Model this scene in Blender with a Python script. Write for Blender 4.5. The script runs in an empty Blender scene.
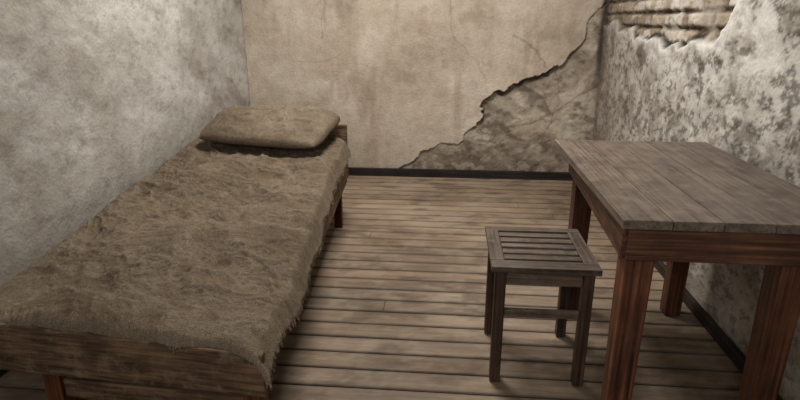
import bpy, math, numpy as np
from mathutils import Vector
S = bpy.context.scene
XL, XR, YB, YF, ZC = -1.635, 1.135, 4.45, -0.95, 2.75
H = 1.24

# ---------------------------------------------------------------- noise
def vnoise(x, y, seed=0):
    xi = np.floor(x).astype(np.int64); yi = np.floor(y).astype(np.int64)
    xf = x - xi; yf = y - yi
    def h(a, b):
        n = (a * 374761393 + b * 668265263 + seed * 974634777) & 0xffffffff
        n = ((n ^ (n >> 13)) * 1274126177) & 0xffffffff
        n = n ^ (n >> 16)
        return (n & 0xffff) / 65535.0
    u = xf * xf * (3 - 2 * xf); v = yf * yf * (3 - 2 * yf)
    a = h(xi, yi); b = h(xi + 1, yi); c = h(xi, yi + 1); d = h(xi + 1, yi + 1)
    return (a * (1 - u) + b * u) * (1 - v) + (c * (1 - u) + d * u) * v
def fbm(x, y, seed=0, octv=5, gain=0.5):
    s = np.zeros_like(x); a = 1.0; t = 0.0; f = 1.0
    for i in range(octv):
        ca, sa = math.cos(.7 * i + .4), math.sin(.7 * i + .4)
        s += a * vnoise((x * ca - y * sa) * f + 17.3 * i, (x * sa + y * ca) * f - 9.1 * i, seed + i); t += a
        a *= gain; f *= 2.03
    return s / t
def ridge(x, y, seed=0, octv=4):
    s = np.zeros_like(x); a = 1.0; t = 0.0; f = 1.0
    for i in range(octv):
        s += a * (1 - np.abs(2 * vnoise(x * f + 5.3 * i, y * f, seed + i) - 1)); t += a
        a *= .5; f *= 2.1
    return s / t
def sst(a, b, x):
    t = np.clip((x - a) / (b - a), 0, 1); return t * t * (3 - 2 * t)
def polydist(px, py, pts):
    best = np.full(px.shape, 1e9)
    for (x0, y0), (x1, y1) in zip(pts[:-1], pts[1:]):
        dx, dy = x1 - x0, y1 - y0
        t = np.clip(((px - x0) * dx + (py - y0) * dy) / (dx * dx + dy * dy), 0, 1)
        best = np.minimum(best, np.hypot(px - x0 - t * dx, py - y0 - t * dy))
    return best
def lin(c):
    return np.array([((v / 255) / 12.92 if v / 255 <= .04045 else ((v / 255 + .055) / 1.055) ** 2.4) for v in c])
def lc(c): return tuple(lin(c)) + (1,)
def mixc(c, d, m):
    m = m[..., None]; return c * (1 - m) + d * m

# ---------------------------------------------------------------- mesh helpers
def link(o, parent=None):
    S.collection.objects.link(o)
    if parent: o.parent = parent
    return o
def empty(name):
    e = bpy.data.objects.new(name, None); e.empty_display_size = .1
    return link(e)
def mesh_obj(name, verts, faces, mat, parent=None, smooth=False, col=None):
    me = bpy.data.meshes.new(name)
    me.from_pydata([tuple(v) for v in verts], [], faces)
    if smooth:
        me.polygons.foreach_set('use_smooth', [True] * len(me.polygons))
    if col is not None:
        at = me.color_attributes.new('Col', 'FLOAT_COLOR', 'POINT')
        c4 = np.ones((len(verts), 4)); c4[:, :3] = col
        at.data.foreach_set('color', c4.ravel().astype(np.float32))
    me.materials.append(mat); me.update()
    return link(bpy.data.objects.new(name, me), parent)
def gridfaces(nx, ny, flip=False, off=0):
    f = []
    for j in range(ny - 1):
        for i in range(nx - 1):
            a = off + j * nx + i
            q = (a, a + 1, a + nx + 1, a + nx)
            f.append(q[::-1] if flip else q)
    return f
def hexa(name, bot, top, mat, parent, bev=.003):
    v = list(bot) + list(top)
    f = [(3, 2, 1, 0), (4, 5, 6, 7), (0, 1, 5, 4), (1, 2, 6, 5), (2, 3, 7, 6), (3, 0, 4, 7)]
    o = mesh_obj(name, v, f, mat, parent)
    if bev:
        m = o.modifiers.new('b', 'BEVEL'); m.width = bev; m.segments = 2; m.limit_method = 'NONE'
    return o
def box(name, x0, x1, y0, y1, z0, z1, mat, parent=None, bev=.003):
    b = [(x0, y0, z0), (x1, y0, z0), (x1, y1, z0), (x0, y1, z0)]
    t = [(x0, y0, z1), (x1, y0, z1), (x1, y1, z1), (x0, y1, z1)]
    return hexa(name, b, t, mat, parent, bev)

# ---------------------------------------------------------------- materials
def newmat(name, rough=.9):
    m = bpy.data.materials.new(name); m.use_nodes = True
    nt = m.node_tree; b = nt.nodes['Principled BSDF']
    b.inputs['Roughness'].default_value = rough
    b.inputs['Specular IOR Level'].default_value = .25
    return m, nt, b
def ramp(nt, stops):
    r = nt.nodes.new('ShaderNodeValToRGB')
    e = r.color_ramp.elements
    while len(e) < len(stops): e.new(.5)
    for k, (p, c) in zip(e, stops):
        k.position = p; k.color = c
    return r
def wood(name, dark, mid, light, axis, rough=.6, spec=.3, scale=1.0, bump=.35, var=(.8, 1.15), dist=.3, wear=None):
    m, nt, b = newmat(name, rough); b.inputs['Specular IOR Level'].default_value = spec
    L = nt.links.new
    tc = nt.nodes.new('ShaderNodeTexCoord'); oi = nt.nodes.new('ShaderNodeObjectInfo')
    ad = nt.nodes.new('ShaderNodeVectorMath'); ad.operation = 'MULTIPLY_ADD'
    L(oi.outputs['Random'], ad.inputs[0]); ad.inputs[1].default_value = (7, 11, 13); L(tc.outputs['Object'], ad.inputs[2])
    mp = nt.nodes.new('ShaderNodeMapping'); L(ad.outputs[0], mp.inputs['Vector'])
    sc = [60 * scale] * 3; sc[axis] = 1.6 * scale; mp.inputs['Scale'].default_value = sc
    n = nt.nodes.new('ShaderNodeTexNoise'); n.inputs['Scale'].default_value = 1.6; n.inputs['Detail'].default_value = 8
    n.inputs['Distortion'].default_value = dist; L(mp.outputs[0], n.inputs['Vector'])
    r = ramp(nt, [(.3, lc(dark)), (.52, lc(mid)), (.75, lc(light))]); L(n.outputs['Fac'], r.inputs[0])
    n2 = nt.nodes.new('ShaderNodeTexNoise'); n2.inputs['Scale'].default_value = 9; n2.inputs['Detail'].default_value = 7
    L(ad.outputs[0], n2.inputs['Vector'])
    r2 = ramp(nt, [(.3, (.6, .6, .6, 1)), (.7, (1.25, 1.22, 1.2, 1))]); L(n2.outputs['Fac'], r2.inputs[0])
    mx = nt.nodes.new('ShaderNodeMix'); mx.data_type = 'RGBA'; mx.blend_type = 'MULTIPLY'; mx.inputs['Factor'].default_value = 1
    L(r.outputs[0], mx.inputs['A']); L(r2.outputs[0], mx.inputs['B'])
    out = mx.outputs['Result']
    if wear:
        n3 = nt.nodes.new('ShaderNodeTexNoise'); n3.inputs['Scale'].default_value = 22; n3.inputs['Detail'].default_value = 8; n3.inputs['Roughness'].default_value = .7
        L(ad.outputs[0], n3.inputs['Vector'])
        r3 = ramp(nt, [(.5, (0, 0, 0, 1)), (.68, (.7, .7, .7, 1))]); L(n3.outputs['Fac'], r3.inputs[0])
        m3 = nt.nodes.new('ShaderNodeMix'); m3.data_type = 'RGBA'; L(r3.outputs[0], m3.inputs['Factor']); L(out, m3.inputs['A']); m3.inputs['B'].default_value = lc(wear)
        out = m3.outputs['Result']
    mr = nt.nodes.new('ShaderNodeMapRange'); mr.inputs['To Min'].default_value = var[0]; mr.inputs['To Max'].default_value = var[1]
    L(oi.outputs['Random'], mr.inputs['Value'])
    mv = nt.nodes.new('ShaderNodeVectorMath'); mv.operation = 'SCALE'
    L(out, mv.inputs[0]); L(mr.outputs[0], mv.inputs['Scale'])
    L(mv.outputs[0], b.inputs['Base Color'])
    bp = nt.nodes.new('ShaderNodeBump'); bp.inputs['Strength'].default_value = bump; bp.inputs['Distance'].default_value = .004
    L(n.outputs['Fac'], bp.inputs['Height']); L(bp.outputs[0], b.inputs['Normal'])
    return m
def attrmat(name, nscale, lo, hi, bump, bdist, rough=.95, fine=160, stretch=(1, 1, 1), fcol=0.0, spec=.12):
    m, nt, b = newmat(name, rough); b.inputs['Specular IOR Level'].default_value = spec
    L = nt.links.new
    at = nt.nodes.new('ShaderNodeAttribute'); at.attribute_name = 'Col'
    tc = nt.nodes.new('ShaderNodeTexCoord')
    mp = nt.nodes.new('ShaderNodeMapping'); L(tc.outputs['Object'], mp.inputs['Vector']); mp.inputs['Scale'].default_value = stretch
    n = nt.nodes.new('ShaderNodeTexNoise'); n.inputs['Scale'].default_value = nscale; n.inputs['Detail'].default_value = 9
    n.inputs['Roughness'].default_value = .65; L(mp.outputs[0], n.inputs['Vector'])
    r = ramp(nt, [(.32, (lo, lo, lo, 1)), (.68, (hi, hi, hi, 1))]); L(n.outputs['Fac'], r.inputs[0])
    mx = nt.nodes.new('ShaderNodeMix'); mx.data_type = 'RGBA'; mx.blend_type = 'MULTIPLY'; mx.inputs['Factor'].default_value = 1
    L(at.outputs['Color'], mx.inputs['A']); L(r.outputs[0], mx.inputs['B'])
    n2 = nt.nodes.new('ShaderNodeTexNoise'); n2.inputs['Scale'].default_value = fine; n2.inputs['Detail'].default_value = 5
    L(mp.outputs[0], n2.inputs['Vector'])
    out = mx.outputs['Result']
    if fcol:
        r3 = ramp(nt, [(.35, (1 - fcol,) * 3 + (1,)), (.65, (1 + fcol,) * 3 + (1,))]); L(n2.outputs['Fac'], r3.inputs[0])
        m2 = nt.nodes.new('ShaderNodeMix'); m2.data_type = 'RGBA'; m2.blend_type = 'MULTIPLY'; m2.inputs['Factor'].default_value = 1
        L(out, m2.inputs['A']); L(r3.outputs[0], m2.inputs['B']); out = m2.outputs['Result']
    L(out, b.inputs['Base Color'])
    sm = nt.nodes.new('ShaderNodeMath'); sm.operation = 'ADD'; L(n.outputs['Fac'], sm.inputs[0]); L(n2.outputs['Fac'], sm.inputs[1])
    bp = nt.nodes.new('ShaderNodeBump'); bp.inputs['Strength'].default_value = bump; bp.inputs['Distance'].default_value = bdist
    L(sm.outputs[0], bp.inputs['Height']); L(bp.outputs[0], b.inputs['Normal'])
    return m

M_plaster = attrmat('plaster', 14, .88, 1.09, .55, .007, fine=70, fcol=.06)
M_burlap = attrmat('burlap', 60, .84, 1.12, .9, .008, rough=1.0, fine=280, fcol=.27, spec=.03)
M_floor = attrmat('floorboards', 9, .78, 1.15, .3, .003, rough=.6, fine=60, stretch=(.35, 5, 5), fcol=.10, spec=.2)
M_table = wood('table_leg_wood', (44, 25, 17), (92, 56, 38), (126, 86, 62), 2, rough=.5, wear=(72, 54, 43))
M_apron_x = wood('table_apron_wood_x', (46, 28, 20), (92, 61, 45), (126, 91, 70), 0, rough=.5, wear=(68, 53, 44))
M_apron_y = wood('table_apron_wood_y', (46, 28, 20), (92, 61, 45), (126, 91, 70), 1, rough=.5, wear=(68, 53, 44))
M_top = wood('table_top_wood', (78, 67, 58), (103, 91, 81), (126, 114, 103), 1, rough=.42, spec=.45, bump=.12, var=(.88, 1.1), dist=.1, wear=(126, 114, 103))
M_stx = wood('stool_wood_x', (62, 51, 43), (96, 83, 72), (124, 111, 99), 0, rough=.5, dist=.1, wear=(114, 101, 90))
M_sty = wood('stool_wood_y', (62, 51, 43), (96, 83, 72), (124, 111, 99), 1, rough=.5, dist=.1, wear=(114, 101, 90))
M_stz = wood('stool_wood_z', (40, 29, 23), (76, 58, 47), (102, 82, 67), 2, rough=.55, dist=.1)
M_bedx = wood('bed_wood_x', (58, 43, 32), (98, 77, 58), (130, 107, 84), 0, rough=.7, bump=.6, wear=(134, 114, 92))
M_bedy = wood('bed_wood_y', (58, 44, 33), (106, 85, 65), (138, 114, 90), 1, rough=.7, bump=.6)
M_bedz = wood('bed_wood_z', (38, 20, 13), (88, 48, 29), (116, 70, 44), 2, rough=.6)
M_base = wood('baseboard_wood', (22, 18, 17), (40, 33, 31), (58, 49, 45), 0, rough=.6)
M_basey = wood('baseboard_wood_y', (18, 14, 12), (42, 34, 29), (65, 54, 46), 1, rough=.6)
M_ceil, nt_, _b = newmat('ceiling_paint')
nn = nt_.nodes.new('ShaderNodeTexNoise'); nn.inputs['Scale'].default_value = 3
rr = ramp(nt_, [(.3, lc((136, 133, 127))), (.7, lc((166, 163, 157)))]); nt_.links.new(nn.outputs['Fac'], rr.inputs[0]); nt_.links.new(rr.outputs[0], _b.inputs['Base Color'])

# ---------------------------------------------------------------- back wall
def wallgrid(n0, n1, a0, a1, b0, b1):
    a = np.linspace(a0, a1, n0); b = np.linspace(b0, b1, n1)
    return np.meshgrid(a, b)
nbx, nbz = 460, 440
X, Z = wallgrid(nbx, nbz, XL - .03, XR + .06, 0, ZC)
crack = [(-.36, .05), (-.15, .2), (.1, .31), (.2, .44), (.244, .542), (.354, .70), (.556, .811), (.747, .888), (.92, 1.06), (1.09, 1.345), (1.2, 1.8)]
wx = X + .09 * (fbm(X * 5, Z * 5, 3) - .5) * 2 + .025 * (fbm(X * 18, Z * 18, 6) - .5) * 2; wz = Z + .09 * (fbm(X * 5, Z * 5, 8) - .5) * 2 + .025 * (fbm(X * 18, Z * 18, 7) - .5) * 2
d = polydist(wx, wz, crack)
cx = np.array([c[0] for c in crack]); cz = np.array([c[1] for c in crack])
side = np.interp(wx, cx, cz, left=-1, right=3) - wz
inside = sst(-.003, .006, side) * (wx > -.36)
base = np.broadcast_to(lin((190, 177, 161)), X.shape + (3,)).copy()
base = mixc(base, lin((170, 155, 138)), sst(.35, .7, fbm(X * 1.8, Z * 1.8, 11)) * .7)
base = mixc(base, lin((203, 193, 179)), sst(.45, .75, fbm(X * 4, Z * 4, 21)) * .6)
base = mixc(base, lin((148, 130, 112)), sst(.48, .8, fbm(X * 8, Z * 1.8, 31, 6, .6)) * .55)
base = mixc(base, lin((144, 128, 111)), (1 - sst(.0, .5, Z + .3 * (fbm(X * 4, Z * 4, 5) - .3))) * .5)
base = mixc(base, lin((132, 114, 97)), sst(.58, .72, fbm(X * 3, Z * 3, 37, 7, .62)) * .35)
peel = mixc(base * .95, lin((134, 122, 108)), sst(.42, .62, fbm(X * 3.2, Z * 5, 41, 6, .6)) * .75)
peel = mixc(peel, lin((88, 78, 67)), sst(.52, .68, fbm(X * 9 + Z * 6, Z * 11, 61, 6, .62)) * .65)
peel = mixc(peel, lin((202, 190, 172)), sst(.55, .7, fbm(X * 8, Z * 12, 51)) * .45)
col = mixc(base, peel, inside)
bare = inside * np.clip((1 - sst(.02, .14, side + .16 * (fbm(X * 9, Z * 9, 64) - .5))) * sst(.1, .3, X) * (1 - sst(.85, 1.0, X)) + (1 - sst(.16, .36, Z + .25 * (fbm(X * 7, Z * 7, 65) - .5))) * (1 - sst(.75, 1.0, X) * .6), 0, 1)
col = mixc(col, lin((100, 90, 77)), bare * .66)
col = mixc(col, lin((176, 163, 144)), bare * sst(.52, .62, fbm(X * 18, Z * 18, 67)) * .5)
wid = .002 + .03 * sst(.22, .36, wx) * (1 - sst(.85, 1.0, wx)) * sst(.40, .6, fbm(X * 5, Z * 5, 71)) + .003 * fbm(X * 30, Z * 30, 4)
cm = (1 - sst(wid * .6, wid * 1.5, d)) * (side > -.006)
col = mixc(col, lin((48, 41, 35)), cm * .8 * sst(.3, .5, fbm(X * 7 + 3, Z * 7, 75) + .12) * (.45 + .55 * sst(.15, .3, X)))  # dark crack line, with the shadow under the plaster lip painted into the colour
halo = (1 - sst(.005, .035, d)) * (1 - inside); col = mixc(col, lin((206, 197, 183)), halo * .2)
for pts, w, al in (([(.32, .69), (.2, .95), (.05, 1.1), (-.05, 1.4), (-.02, 1.8)], .002, .3), ([(-1.05, 1.8), (-.98, 1.3), (-1.03, 1.1)], .002, .3),
               ([(.1, .3), (.3, .3), (.5, .42), (.8, .5), (1.1, .75)], .004, .4), ([(.747, .9), (.6, 1.05), (.45, 1.1)], .003, .4), ([(.8, .9), (.85, .6), (.78, .35)], .003, .35),
               ([(-1.3, .9), (-.9, .95), (-.5, .85)], .0015, .2)):
    dd = polydist(X + .05 * (fbm(X * 9, Z * 9, 81) - .5) * 2, Z + .05 * (fbm(X * 9, Z * 9, 91) - .5) * 2, pts)
    col = mixc(col, lin((84, 72, 62)), (1 - sst(w, w * 3, dd)) * al)
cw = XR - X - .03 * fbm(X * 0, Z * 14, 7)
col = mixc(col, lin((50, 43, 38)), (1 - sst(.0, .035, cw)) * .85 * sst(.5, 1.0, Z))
depth = .003 + .026 * sst(.15, .35, X) * (1 - sst(.8, 1.0, X))
disp = .006 * (fbm(X * 5, Z * 5, 101) - .5) + inside * (depth + .020 * (fbm(X * 9, Z * 9, 111) - .5) + .010 * (fbm(X * 30, Z * 30, 113) - .5)) + cm * .016 * (depth > .01)
disp -= (1 - inside) * (1 - sst(.0, .12, d)) * .008
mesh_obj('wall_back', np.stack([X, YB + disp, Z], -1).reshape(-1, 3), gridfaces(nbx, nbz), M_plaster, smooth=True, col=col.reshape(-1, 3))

# ---------------------------------------------------------------- right wall
nry, nrz = 600, 340
Y, Z = wallgrid(nry, nrz, YF, YB + .06, 0, ZC)
wz = Z + .10 * (fbm(Y * 5, Z * 5, 3) - .5) * 2
bnd = np.interp(Y, [1.5, 2.3, 2.42, 2.6, 3.0, 3.6, 4.27, 4.5], [2.6, 1.9, 1.35, 1.18, 1.08, 1.11, 1.21, 1.26])
br = sst(-.004, .014, wz - bnd)
base = np.broadcast_to(lin((188, 183, 174)), Y.shape + (3,)).copy()
base = mixc(base, lin((150, 143, 133)), sst(.36, .64, fbm(Y * 2.2, Z * 3.2, 12)) * .8)
base = mixc(base, lin((210, 206, 198)), sst(.48, .66, fbm(Y * 7, Z * 9, 22)) * .55)
base = mixc(base, lin((118, 109, 97)), sst(.46, .70, fbm(Y * 7, Z * 13, 32, 7, .7)) * .75)
base = mixc(base, lin((72, 64, 56)), sst(.54, .62, fbm(Y * 26, Z * 40, 36, 5, .7)) * .65)
base = mixc(base, lin((70, 61, 52)), sst(.6, .68, fbm(Y * 9, Z * 9, 39, 6, .65)) * .65 * sst(.4, .7, Z))
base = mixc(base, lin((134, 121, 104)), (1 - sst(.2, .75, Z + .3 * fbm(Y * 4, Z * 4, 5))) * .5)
base = mixc(base, lin((220, 217, 210)), sst(.9, 1.15, Z) * sst(.42, .56, fbm(Y * 6, Z * 9, 77)) * .7 * (1 - sst(3.2, 3.8, Y)))
row = np.floor((Z + .004 * fbm(Y * 6, Z * 0, 2)) / .08); off = (row % 2) * .13
Yq = Y + .015 * vnoise(row * 3.1, row, 4)
fy = ((Yq + off) / .26) % 1; fz = (Z / .08) % 1
mort = np.minimum(np.minimum(fy, 1 - fy) * .26, np.minimum(fz, 1 - fz) * .08) + .020 * (fbm(Y * 20, Z * 20, 9) - .5)
brick = sst(.004, .018, mort)
bid = vnoise(np.floor((Yq + off) / .26) + .0, row, 55)
bc = mixc(np.broadcast_to(lin((168, 154, 136)), Y.shape + (3,)).copy(), lin((126, 110, 93)), bid)
bc = mixc(bc, lin((206, 199, 188)), sst(.46, .6, fbm(Y * 9, Z * 14, 88)) * .8)
bc = mixc(lin((74, 65, 55)) + np.zeros(Y.shape + (3,)), bc, brick)
patch = sst(.58, .66, fbm(Y * 5, Z * 8, 188)); bc = mixc(bc, lin((176, 168, 155)), patch * .5)
col = mixc(base, bc, br)
de = np.abs(wz - bnd)
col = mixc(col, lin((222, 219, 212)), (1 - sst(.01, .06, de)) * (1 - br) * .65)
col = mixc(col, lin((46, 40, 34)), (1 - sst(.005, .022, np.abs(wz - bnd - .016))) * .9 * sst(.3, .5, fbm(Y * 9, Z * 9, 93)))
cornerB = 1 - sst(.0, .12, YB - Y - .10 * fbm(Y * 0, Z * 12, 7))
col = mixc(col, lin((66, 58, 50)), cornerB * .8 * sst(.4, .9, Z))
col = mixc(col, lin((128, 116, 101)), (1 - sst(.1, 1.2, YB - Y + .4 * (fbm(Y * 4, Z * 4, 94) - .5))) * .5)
disp = .012 * (fbm(Y * 5, Z * 5, 101) - .5) + .012 * (fbm(Y * 16, Z * 16, 103) - .5) + br * (.036 - .020 * brick * (1 - patch * .5) + .016 * (fbm(Y * 25, Z * 25, 5) - .5)) - (1 - br) * (1 - sst(.01, .08, de)) * .005
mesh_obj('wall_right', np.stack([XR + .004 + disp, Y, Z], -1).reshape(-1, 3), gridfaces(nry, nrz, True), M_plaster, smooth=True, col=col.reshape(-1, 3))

# ---------------------------------------------------------------- left wall
base = np.broadcast_to(lin((186, 183, 176)), Y.shape + (3,)).copy()
base = mixc(base, lin((166, 162, 154)), sst(.36, .66, fbm(Y * 1.4, Z * 2.0, 212)) * .8)
base = mixc(base, lin((202, 199, 193)), sst(.45, .7, fbm(Y * 4, Z * 5, 222)) * .5)
base = mixc(base, lin((138, 130, 119)), sst(.46, .78, fbm(Y * 2.0, Z * 4.5 + Y * 1.3, 232, 8, .66)) * .8)
up = sst(1.0, 1.35, Z + .4 * (fbm(Y * 3, Z * 3, 207) - .5))
base = mixc(base, lin((120, 110, 98)), up * sst(.46, .68, fbm(Y * 3.0, Z * 6, 238, 8, .66)) * .55)
base = mixc(base, lin((108, 99, 88)), sst(.56, .70, fbm(Y * 18, Z * 26, 236, 5, .7)) * .3)
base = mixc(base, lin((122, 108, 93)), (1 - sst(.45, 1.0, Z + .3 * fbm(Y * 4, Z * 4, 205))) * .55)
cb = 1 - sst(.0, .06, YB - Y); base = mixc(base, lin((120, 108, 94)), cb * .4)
disp = .016 * (fbm(Y * 2.5, Z * 2.5, 301) - .5) + .009 * (fbm(Y * 9, Z * 11, 303) - .5)
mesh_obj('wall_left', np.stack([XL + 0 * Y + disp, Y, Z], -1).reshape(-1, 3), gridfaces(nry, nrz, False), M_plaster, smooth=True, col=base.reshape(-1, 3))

# ---------------------------------------------------------------- front wall with added window, ceiling
def quadwall(name, quads, mat, col=(150, 146, 138)):
    v = []; f = []
    for q in quads:
        f.append(tuple(range(len(v), len(v) + 4))); v += q
    return mesh_obj(name, v, f, mat, col=np.broadcast_to(lin(col), (len(v), 3)))
wx0, wx1, wz0, wz1 = -.95, .15, 1.35, 2.35
def q(x0, x1, z0, z1): return [(x0, YF, z0), (x0, YF, z1), (x1, YF, z1), (x1, YF, z0)]
quadwall('wall_front', [q(XL - .02, wx0, 0, ZC), q(wx1, XR + .04, 0, ZC), q(wx0, wx1, 0, wz0), q(wx0, wx1, wz1, ZC)], M_plaster)
win = empty('added_window')  # unseen window behind the camera, added for the front lamp
for n, a in (('sill', (wx0, wx1, wz0, wz0 + .04)), ('head', (wx0, wx1, wz1 - .04, wz1)), ('jamb_a', (wx0, wx0 + .04, wz0 + .04, wz1 - .04)),
             ('jamb_b', (wx1 - .04, wx1, wz0 + .04, wz1 - .04)), ('mullion', (-.42, -.38, wz0 + .04, wz1 - .04))):
    box(n, a[0], a[1], YF - .06, YF, a[2], a[3], M_base, win)
mesh_obj('ceiling', [(XL - .03, YF, ZC), (XR + .06, YF, ZC), (XR + .06, YB + .06, ZC), (XL - .03, YB + .06, ZC)], [(3, 2, 1, 0)], M_ceil)

# ---------------------------------------------------------------- floor (individual boards)
rng = np.random.default_rng(4)
V = []; F = []; C = []
pw = .108; y = YF
while y < YB:
    y1 = min(y + pw, YB)
    tone = rng.uniform(.84, 1.12); warm = rng.uniform(-.02, .06)
    x0 = XL - .01; splits = [x0] + ([rng.uniform(-1, .9)] if rng.random() < .12 else []) + [XR + .03]
    for xa, xb in zip(splits[:-1], splits[1:]):
        nx = max(2, int((xb - xa) / .02)); g = .0026; ed = .005
        xs = np.linspace(xa + .001, xb - .001, nx)
        prof = [(y + g, -.02), (y + g, -.004), (y + g + ed, 0), (y + .2 * pw, -.0006), (y + .35 * pw, -.0010), (y + .5 * pw, -.0012), (y + .65 * pw, -.0010), (y + .8 * pw, -.0006), (y1 - g - ed, 0), (y1 - g, -.004), (y1 - g, -.02)]
        o = len(V)
        for k_, (py, pz) in enumerate(prof):
            wob = .0015 * (vnoise(xs * 4, np.full(nx, y * 9), 6) - .5)
            for i, xx in enumerate(xs): V.append((xx, py, pz + wob[i]))
            n1 = fbm(xs * 2.0, np.full(nx, py * 2.5), 14); n2 = fbm(xs * 5, np.full(nx, py * 34), 15); n3 = fbm(xs * 9, np.full(nx, py * 9), 19, 5, .7)
            c = np.broadcast_to(lin((128, 111, 94)), (nx, 3)) * tone * (.72 + .56 * n2[:, None]) * (.6 + .8 * n1[:, None]) * np.array([1 + warm, 1, 1 - warm])
            dust = sst(.42, .62, n1) * .4 * np.exp(-((xs - .0) / .7) ** 2) + sst(.5, .65, n3) * .3
            c = c * (1 - dust[:, None]) + lin((154, 140, 122)) * dust[:, None]
            grime = sst(.50, .7, fbm(xs * 6 + 40, np.full(nx, py * 12), 23, 5, .65)) * .5
            c = c * (1 - grime[:, None]) + lin((72, 59, 48)) * grime[:, None]
            if pz <= -.004: c = c * .3
            elif k_ in (2, 8): c = c * .75
            C.extend(c.tolist())
        for j in range(len(prof) - 1):
            for i in range(nx - 1):
                a = o + j * nx + i; F.append((a, a + 1, a + nx + 1, a + nx))
    y += pw
o = len(V)
V += [(XL - .03, YF, -.02), (XR + .06, YF, -.02), (XR + .06, YB + .06, -.02), (XL - .03, YB + .06, -.02)]
C += [list(lin((20, 16, 13)))] * 4; F.append((o, o + 1, o + 2, o + 3))
mesh_obj('floor', V, F, M_floor, col=np.array(C))
box('baseboard_back', XL + .02, XR - .03, YB - .03, YB - .002, 0, .065, M_base)
box('baseboard_right', XR - .035, XR - .012, 1.2, YB - .04, 0, .05, M_basey)
box('baseboard_left', XL + .012, XL + .03, 0, YB - .04, 0, .05, M_basey)

# ---------------------------------------------------------------- bed
cFL, cFR, cHR, cHL = np.array([-1.47, 1.34]), np.array([-.495, 1.275]), np.array([-.64, 3.42]), np.array([-1.605, 3.46])
def B(s, t):
    return (cFL * (1 - s) + cFR * s) * (1 - t) + (cHL * (1 - s) + cHR * s) * t
def P(s, t, z):
    p = B(s, t); return (p[0], p[1], z)
def deck(t): return .345 + .15 * t
bed = empty('wooden_bed')
def bboard(name, s0, s1, t0, t1, zb, zt, mat, bev=.004, dz=(0, 0)):
    b = [P(s0, t0, zb(t0)), P(s1, t0, zb(t0)), P(s1, t1, zb(t1)), P(s0, t1, zb(t1))]
    tt = [P(s0, t0, zt(t0) + dz[0]), P(s1, t0, zt(t0) + dz[1]), P(s1, t1, zt(t1) + dz[1]), P(s0, t1, zt(t1) + dz[0])]
    return hexa(name, b, tt, mat, bed, bev)
k = lambda v: (lambda t: v)
bboard('foot_board', -.005, 1.0, 0, .015, k(.222), k(.36), M_bedx, .006, (.03, 0))
bboard('side_rail_right', .962, .993, .0155, .988, k(.245), deck, M_bedy)
bboard('side_rail_left', .005, .033, .0155, .988, k(.25), deck, M_bedy)
bboard('head_board', .16, 1.0, .989, 1.0, k(.27), k(.615), M_bedx, .005)
for i in range(6):
    s0 = .034 + i * .1545; bboard('deck_board_%d' % (i + 1), s0, s0 + .15, .0155, .988, lambda t: deck(t) - .022, deck, M_bedy)
for n, s, t, w in (('leg_foot_right', .915, .016, .062), ('leg_foot_left', .24, .016, .062), ('leg_head_right', .925, .895, .05), ('leg_head_left', .045, .895, .05)):
    bboard(n, s, s + w, t, t + w * .5, k(0), k(.29), M_bedz)
bboard('foot_stretcher', .302, .915, .022, .033, k(.11), k(.175), M_bedx)

# mattress (burlap, draped)
NS, NT = 300, 620
s1 = np.linspace(0, 1, NS); t1 = np.linspace(0, 1, NT)
Sg, Tg = np.meshgrid(s1, t1)
rag = lambda a, sd: (fbm(a * 10, a * 0 + sd, sd, 6, .65) - .5)
ls = -.014 + .03 * rag(Tg, 5); rs = 1.024 + .06 * rag(Tg, 9) + .012 * sst(.0, .15, Tg) * (1 - sst(.3, .7, Tg))
lt = .003 + .016 * rag(Sg, 13) - .010 * sst(.85, 1, Sg); ht = .962 + 0 * Sg
Sx = ls + (rs - ls) * Sg; Tx = lt + (ht - lt) * Tg
px = (cFL[0] * (1 - Sx) + cFR[0] * Sx) * (1 - Tx) + (cHL[0] * (1 - Sx) + cHR[0] * Sx) * Tx
py = (cFL[1] * (1 - Sx) + cFR[1] * Sx) * (1 - Tx) + (cHL[1] * (1 - Sx) + cHR[1] * Sx) * Tx
dl, dr_, df, dh = Sg * 1.0, (1 - Sg) * 1.0, Tg * 2.1, (1 - Tg) * 2.1
de = np.minimum(np.minimum(dl, dr_), np.minimum(df, dh))
rnd = np.sqrt(np.clip(1 - (1 - np.clip(de / .06, 0, 1)) ** 2, 0, 1))
zb = deck(Tx) + .010 + .028 * (1 - Sx) * (1 - sst(0, .1, Tx)) * .95
hem = .02 * rag(Tg * 1.7, 19)
drop = (.04 + hem) * (1 - sst(.0, .035, dr_)) + .03 * (1 - sst(.0, .09, dr_)) * (1 - sst(0, .14, df))
q1 = fbm(px * 3, py * 3, 1, 4); q2 = fbm(px * 2.5, py * 2.5, 2, 4)
wr = ridge(px * 2.2 + 3 * q1 - py * .8, py * 5.5 + 3.5 * q2 + px * 2.0, 500, 3)
wr2 = ridge(px * 7 + 4 * q2, py * 15 + 5 * q1 + px * 5, 520, 3)
wr3 = ridge(px * 20 + 5 * q1, py * 36 + 6 * q2, 525, 2)
lump = fbm(px * 26, py * 30, 540, 4, .62)
puff = .024 * np.clip(1 - np.abs(2 * Sg - 1) ** 3, 0, 1) + .03 * (fbm(px * 3.5, py * 3, 530) - .5) * 2
relief = .040 * (wr - .6) + .022 * (wr2 - .6) + .007 * (wr3 - .6) + .015 * (lump - .5)
th = .026 * rnd + rnd * (puff + relief * (.5 + .5 * sst(0, .05, de)))
th = np.maximum(th, .004 + .018 * rnd)
zt = zb + th - drop; zbot = zb - drop
cloth = np.broadcast_to(lin((121, 107, 91)), px.shape + (3,)).copy()
cloth = mixc(cloth, lin((100, 87, 72)), sst(.3, .7, fbm(px * 2.5, py * 2.5, 601)) * .6)
cloth = mixc(cloth, lin((146, 132, 114)), sst(.6, .95, wr2) * .4)
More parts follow.
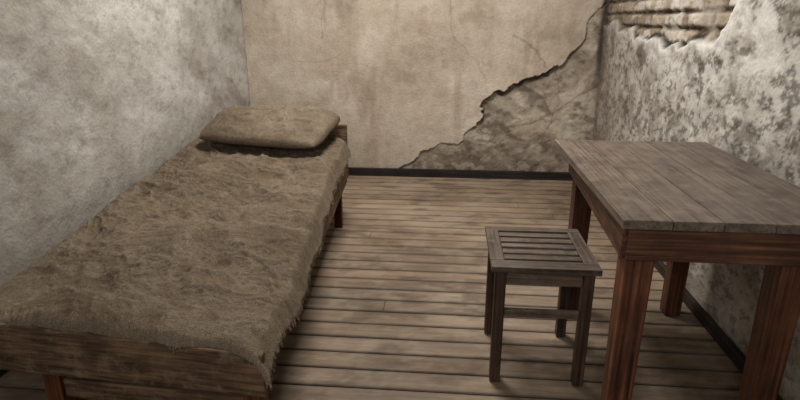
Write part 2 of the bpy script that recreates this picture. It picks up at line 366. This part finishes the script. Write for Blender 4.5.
cloth = mixc(cloth, lin((80, 68, 55)), (1 - sst(.3, .6, wr2)) * .35)
cloth = mixc(cloth, lin((80, 68, 55)), sst(.52, .75, fbm(px * 9, py * 22, 611, 6, .7)) * .4)
rs_ = np.random.default_rng(3); spk = rs_.random(px.shape)
cloth = mixc(cloth, lin((186, 173, 152)), (spk > .9965) * .6)
cloth = mixc(cloth, lin((138, 124, 106)), (1 - sst(0, .04, de)) * .4)
top = np.stack([px, py, zt], -1).reshape(-1, 3); bot = np.stack([px, py, zbot], -1).reshape(-1, 3)
def closed(NA, NB):
    N = NA * NB
    faces = gridfaces(NA, NB) + gridfaces(NA, NB, True, N)
    per = [i for i in range(NA)] + [j * NA + NA - 1 for j in range(1, NB)] + [(NB - 1) * NA + i for i in range(NA - 2, -1, -1)] + [j * NA for j in range(NB - 2, 0, -1)]
    for a, b in zip(per, per[1:] + per[:1]): faces.append((b, a, a + N, b + N))
    return faces
cc = cloth.reshape(-1, 3)
mesh_obj('burlap_mattress', np.vstack([top, bot]), closed(NS, NT), M_burlap, bed, smooth=True, col=np.vstack([cc, cc]))
tv = []; tf = []
r2 = np.random.default_rng(8)
for i in range(380):
    if i % 3:
        j = int(r2.uniform(0, 1) ** 1.3 * (NT - 1)); p = bot[j * NS + NS - 1]; out = np.array([r2.uniform(.002, .008), r2.uniform(-.010, .010)])
    else:
        j = int(r2.uniform(0, 1) * (NS - 1)); p = bot[j]; out = np.array([r2.uniform(-.010, .010), -r2.uniform(.002, .006)])
    L_ = r2.uniform(.004, .018)
    o = len(tv); w = .0008
    tv += [(p[0] - w, p[1] - w, p[2] + .003), (p[0] + w, p[1] + w, p[2] + .003), (p[0] + out[0] + w, p[1] + out[1] + w, p[2] - L_), (p[0] + out[0] - w, p[1] + out[1] - w, p[2] - L_)]
    tf.append((o, o + 1, o + 2, o + 3))
mesh_obj('frayed_threads', tv, tf, M_burlap, bed, col=np.broadcast_to(lin((132, 118, 101)), (len(tv), 3)))

# ---------------------------------------------------------------- pillow
NU, NV = 190, 140
U, W = np.meshgrid(np.linspace(-1, 1, NU), np.linspace(-1, 1, NV))
A = [np.array(p) for p in ((-1.465, 3.02, .588), (-.70, 2.85, .582), (-.64, 3.385, .668), (-1.43, 3.40, .69))]
Ur = U * np.sqrt(1 - .16 * W ** 4); Wr = W * np.sqrt(1 - .16 * U ** 4)
uu = (Ur * (1 - .03 * (1 - W ** 2)) + 1) / 2; ww = (Wr * (1 - .03 * (1 - U ** 2)) + 1) / 2
uu = uu + .02 * (fbm(W * 3, U * 0 + 2, 3) - .5)
pts = ((1 - uu) * (1 - ww))[..., None] * A[0] + (uu * (1 - ww))[..., None] * A[1] + (uu * ww)[..., None] * A[2] + ((1 - uu) * ww)[..., None] * A[3]
pr = np.clip((1 - np.abs(U) ** 4.5) * (1 - np.abs(W) ** 4), 0, 1) ** .5
P0, P1 = pts[..., 0], pts[..., 1]
nz = ridge(P0 * 5 + 3 * fbm(P0 * 4, P1 * 4, 5), P1 * 9 + 3 * fbm(P0 * 3, P1 * 3, 15), 700, 3)
nn_ = fbm(P0 * 5, P1 * 5, 720); lm = fbm(P0 * 24, P1 * 26, 730, 4, .6)
zt = pts[..., 2] + pr * (.078 + .050 * (nz - .6) + .055 * (nn_ - .5) + .014 * (lm - .5)) + .004
zb_ = pts[..., 2] - pr * .032 - .004
pc = np.broadcast_to(lin((130, 116, 99)), U.shape + (3,)).copy()
pc = mixc(pc, lin((108, 95, 80)), sst(.38, .66, fbm(P0 * 5, P1 * 5, 740)) * .6)
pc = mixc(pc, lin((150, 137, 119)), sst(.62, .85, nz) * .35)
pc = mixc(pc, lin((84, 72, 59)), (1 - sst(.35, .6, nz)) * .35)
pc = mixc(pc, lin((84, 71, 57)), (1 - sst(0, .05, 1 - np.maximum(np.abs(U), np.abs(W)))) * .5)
top = np.stack([P0, P1, zt], -1).reshape(-1, 3); bot = np.stack([P0, P1, zb_], -1).reshape(-1, 3)
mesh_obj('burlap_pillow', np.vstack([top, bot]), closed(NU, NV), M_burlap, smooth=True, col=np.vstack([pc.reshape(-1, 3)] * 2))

# ---------------------------------------------------------------- table
tb = empty('wooden_table')
tx0, tx1, ty0, ty1 = .455, 1.085, 1.385, 2.40
nb = 5; bw = (tx1 - tx0) / nb
for i in range(nb):
    box('top_board_%d' % (i + 1), tx0 + i * bw + .0011, tx0 + (i + 1) * bw - .0011, ty0, ty1, .724, .75, M_top, tb, .0025)
lw = .078
legs = {'leg_1': (.485, 1.415), 'leg_2': (.885, 1.415), 'leg_3': (.53, 2.25), 'leg_4': (.965, 2.25)}
for n, (x, y) in legs.items():
    w2 = lw - .008
    hexa(n, [(x + .004, y + .004, 0), (x + w2, y + .004, 0), (x + w2, y + w2, 0), (x + .004, y + w2, 0)],
         [(x, y, .723), (x + lw, y, .723), (x + lw, y + lw, .723), (x, y + lw, .723)], M_table, tb, .004)
box('apron_front', .478, 1.06, 1.40, 1.414, .63, .7235, M_apron_x, tb)
box('apron_back', .53, 1.06, 2.329, 2.35, .63, .7235, M_apron_x, tb)
hexa('apron_left', [(.468, 1.415, .63), (.484, 1.415, .63), (.529, 2.33, .63), (.51, 2.33, .63)],
     [(.468, 1.415, .7235), (.484, 1.415, .7235), (.529, 2.33, .7235), (.51, 2.33, .7235)], M_apron_y, tb)
box('apron_right', 1.045, 1.06, 1.415, 2.328, .63, .7235, M_apron_y, tb)

# ---------------------------------------------------------------- stool
st = empty('wooden_stool')
sx0, sx1, sy0, sy1, sz = .155, .515, 1.70, 2.085, .46
box('seat_frame_front', sx0, sx1, sy0, sy0 + .062, sz - .022, sz, M_stx, st)
box('seat_frame_back', sx0, sx1, sy1 - .04, sy1, sz - .022, sz, M_stx, st)
box('seat_frame_left', sx0, sx0 + .048, sy0 + .0625, sy1 - .0405, sz - .022, sz, M_sty, st)
box('seat_frame_right', sx1 - .048, sx1, sy0 + .0625, sy1 - .0405, sz - .022, sz, M_sty, st)
ns = 5; a0 = sy0 + .0625 + .016; a1 = sy1 - .0405 - .016; gap = .017; swd = (a1 - a0 - gap * (ns - 1)) / ns
for i in range(ns):
    yy = a0 + i * (swd + gap); box('slat_%d' % (i + 1), sx0 + .0485, sx1 - .0485, yy, yy + swd, sz - .018, sz - .002, M_stx, st)
for n, x, y in (('leg_1', .170, 1.715), ('leg_2', .462, 1.715), ('leg_3', .170, 2.035), ('leg_4', .462, 2.035)):
    box(n, x, x + .037, y, y + .037, 0, sz - .0225, M_stz, st)
for n, z0, z1 in (('apron', sz - .075, sz - .0225), ('stretcher', .262, .29)):
    box(n + '_front', .208, .461, 1.722, 1.742, z0, z1, M_stx, st)
    box(n + '_back', .208, .461, 2.045, 2.065, z0, z1, M_stx, st)
box('apron_left', .176, .196, 1.753, 2.034, sz - .075, sz - .0225, M_sty, st)
box('apron_right', .475, .495, 1.753, 2.034, sz - .075, sz - .0225, M_sty, st)

# ---------------------------------------------------------------- light
def area(name, loc, rot, sx, sy, e, c):
    l = bpy.data.lights.new(name, 'AREA'); l.shape = 'RECTANGLE'; l.size = sx; l.size_y = sy; l.energy = e; l.color = c
    o = bpy.data.objects.new(name, l); o.location = loc; o.rotation_euler = rot; return link(o)
area('overhead_fill', (-.3, 2.85, 2.68), (0, 0, 0), .7, .9, 76, (1, .96, .91))  # soft fill lamp added under the ceiling, no fixture modelled
area('front_fill', (-.4, YF + .03, 1.85), (math.radians(86), 0, 0), 1.0, .9, 24, (1, .98, .95))  # area lamp added in the unseen opening to brighten the foreground
w = bpy.data.worlds.new('World'); S.world = w; w.use_nodes = True
bg = w.node_tree.nodes['Background']; bg.inputs[0].default_value = (.75, .82, .9, 1); bg.inputs[1].default_value = .5

# ---------------------------------------------------------------- camera
cam = bpy.data.cameras.new('camera'); co = bpy.data.objects.new('camera', cam); link(co)
cam.sensor_width = 36; cam.lens = 553 / 800 * 36; cam.clip_start = .02
co.location = (0, 0, H)
co.rotation_euler = (math.radians(90 - 18.03), 0, math.radians(5.1))
S.camera = co
S.view_settings.view_transform = 'Standard'
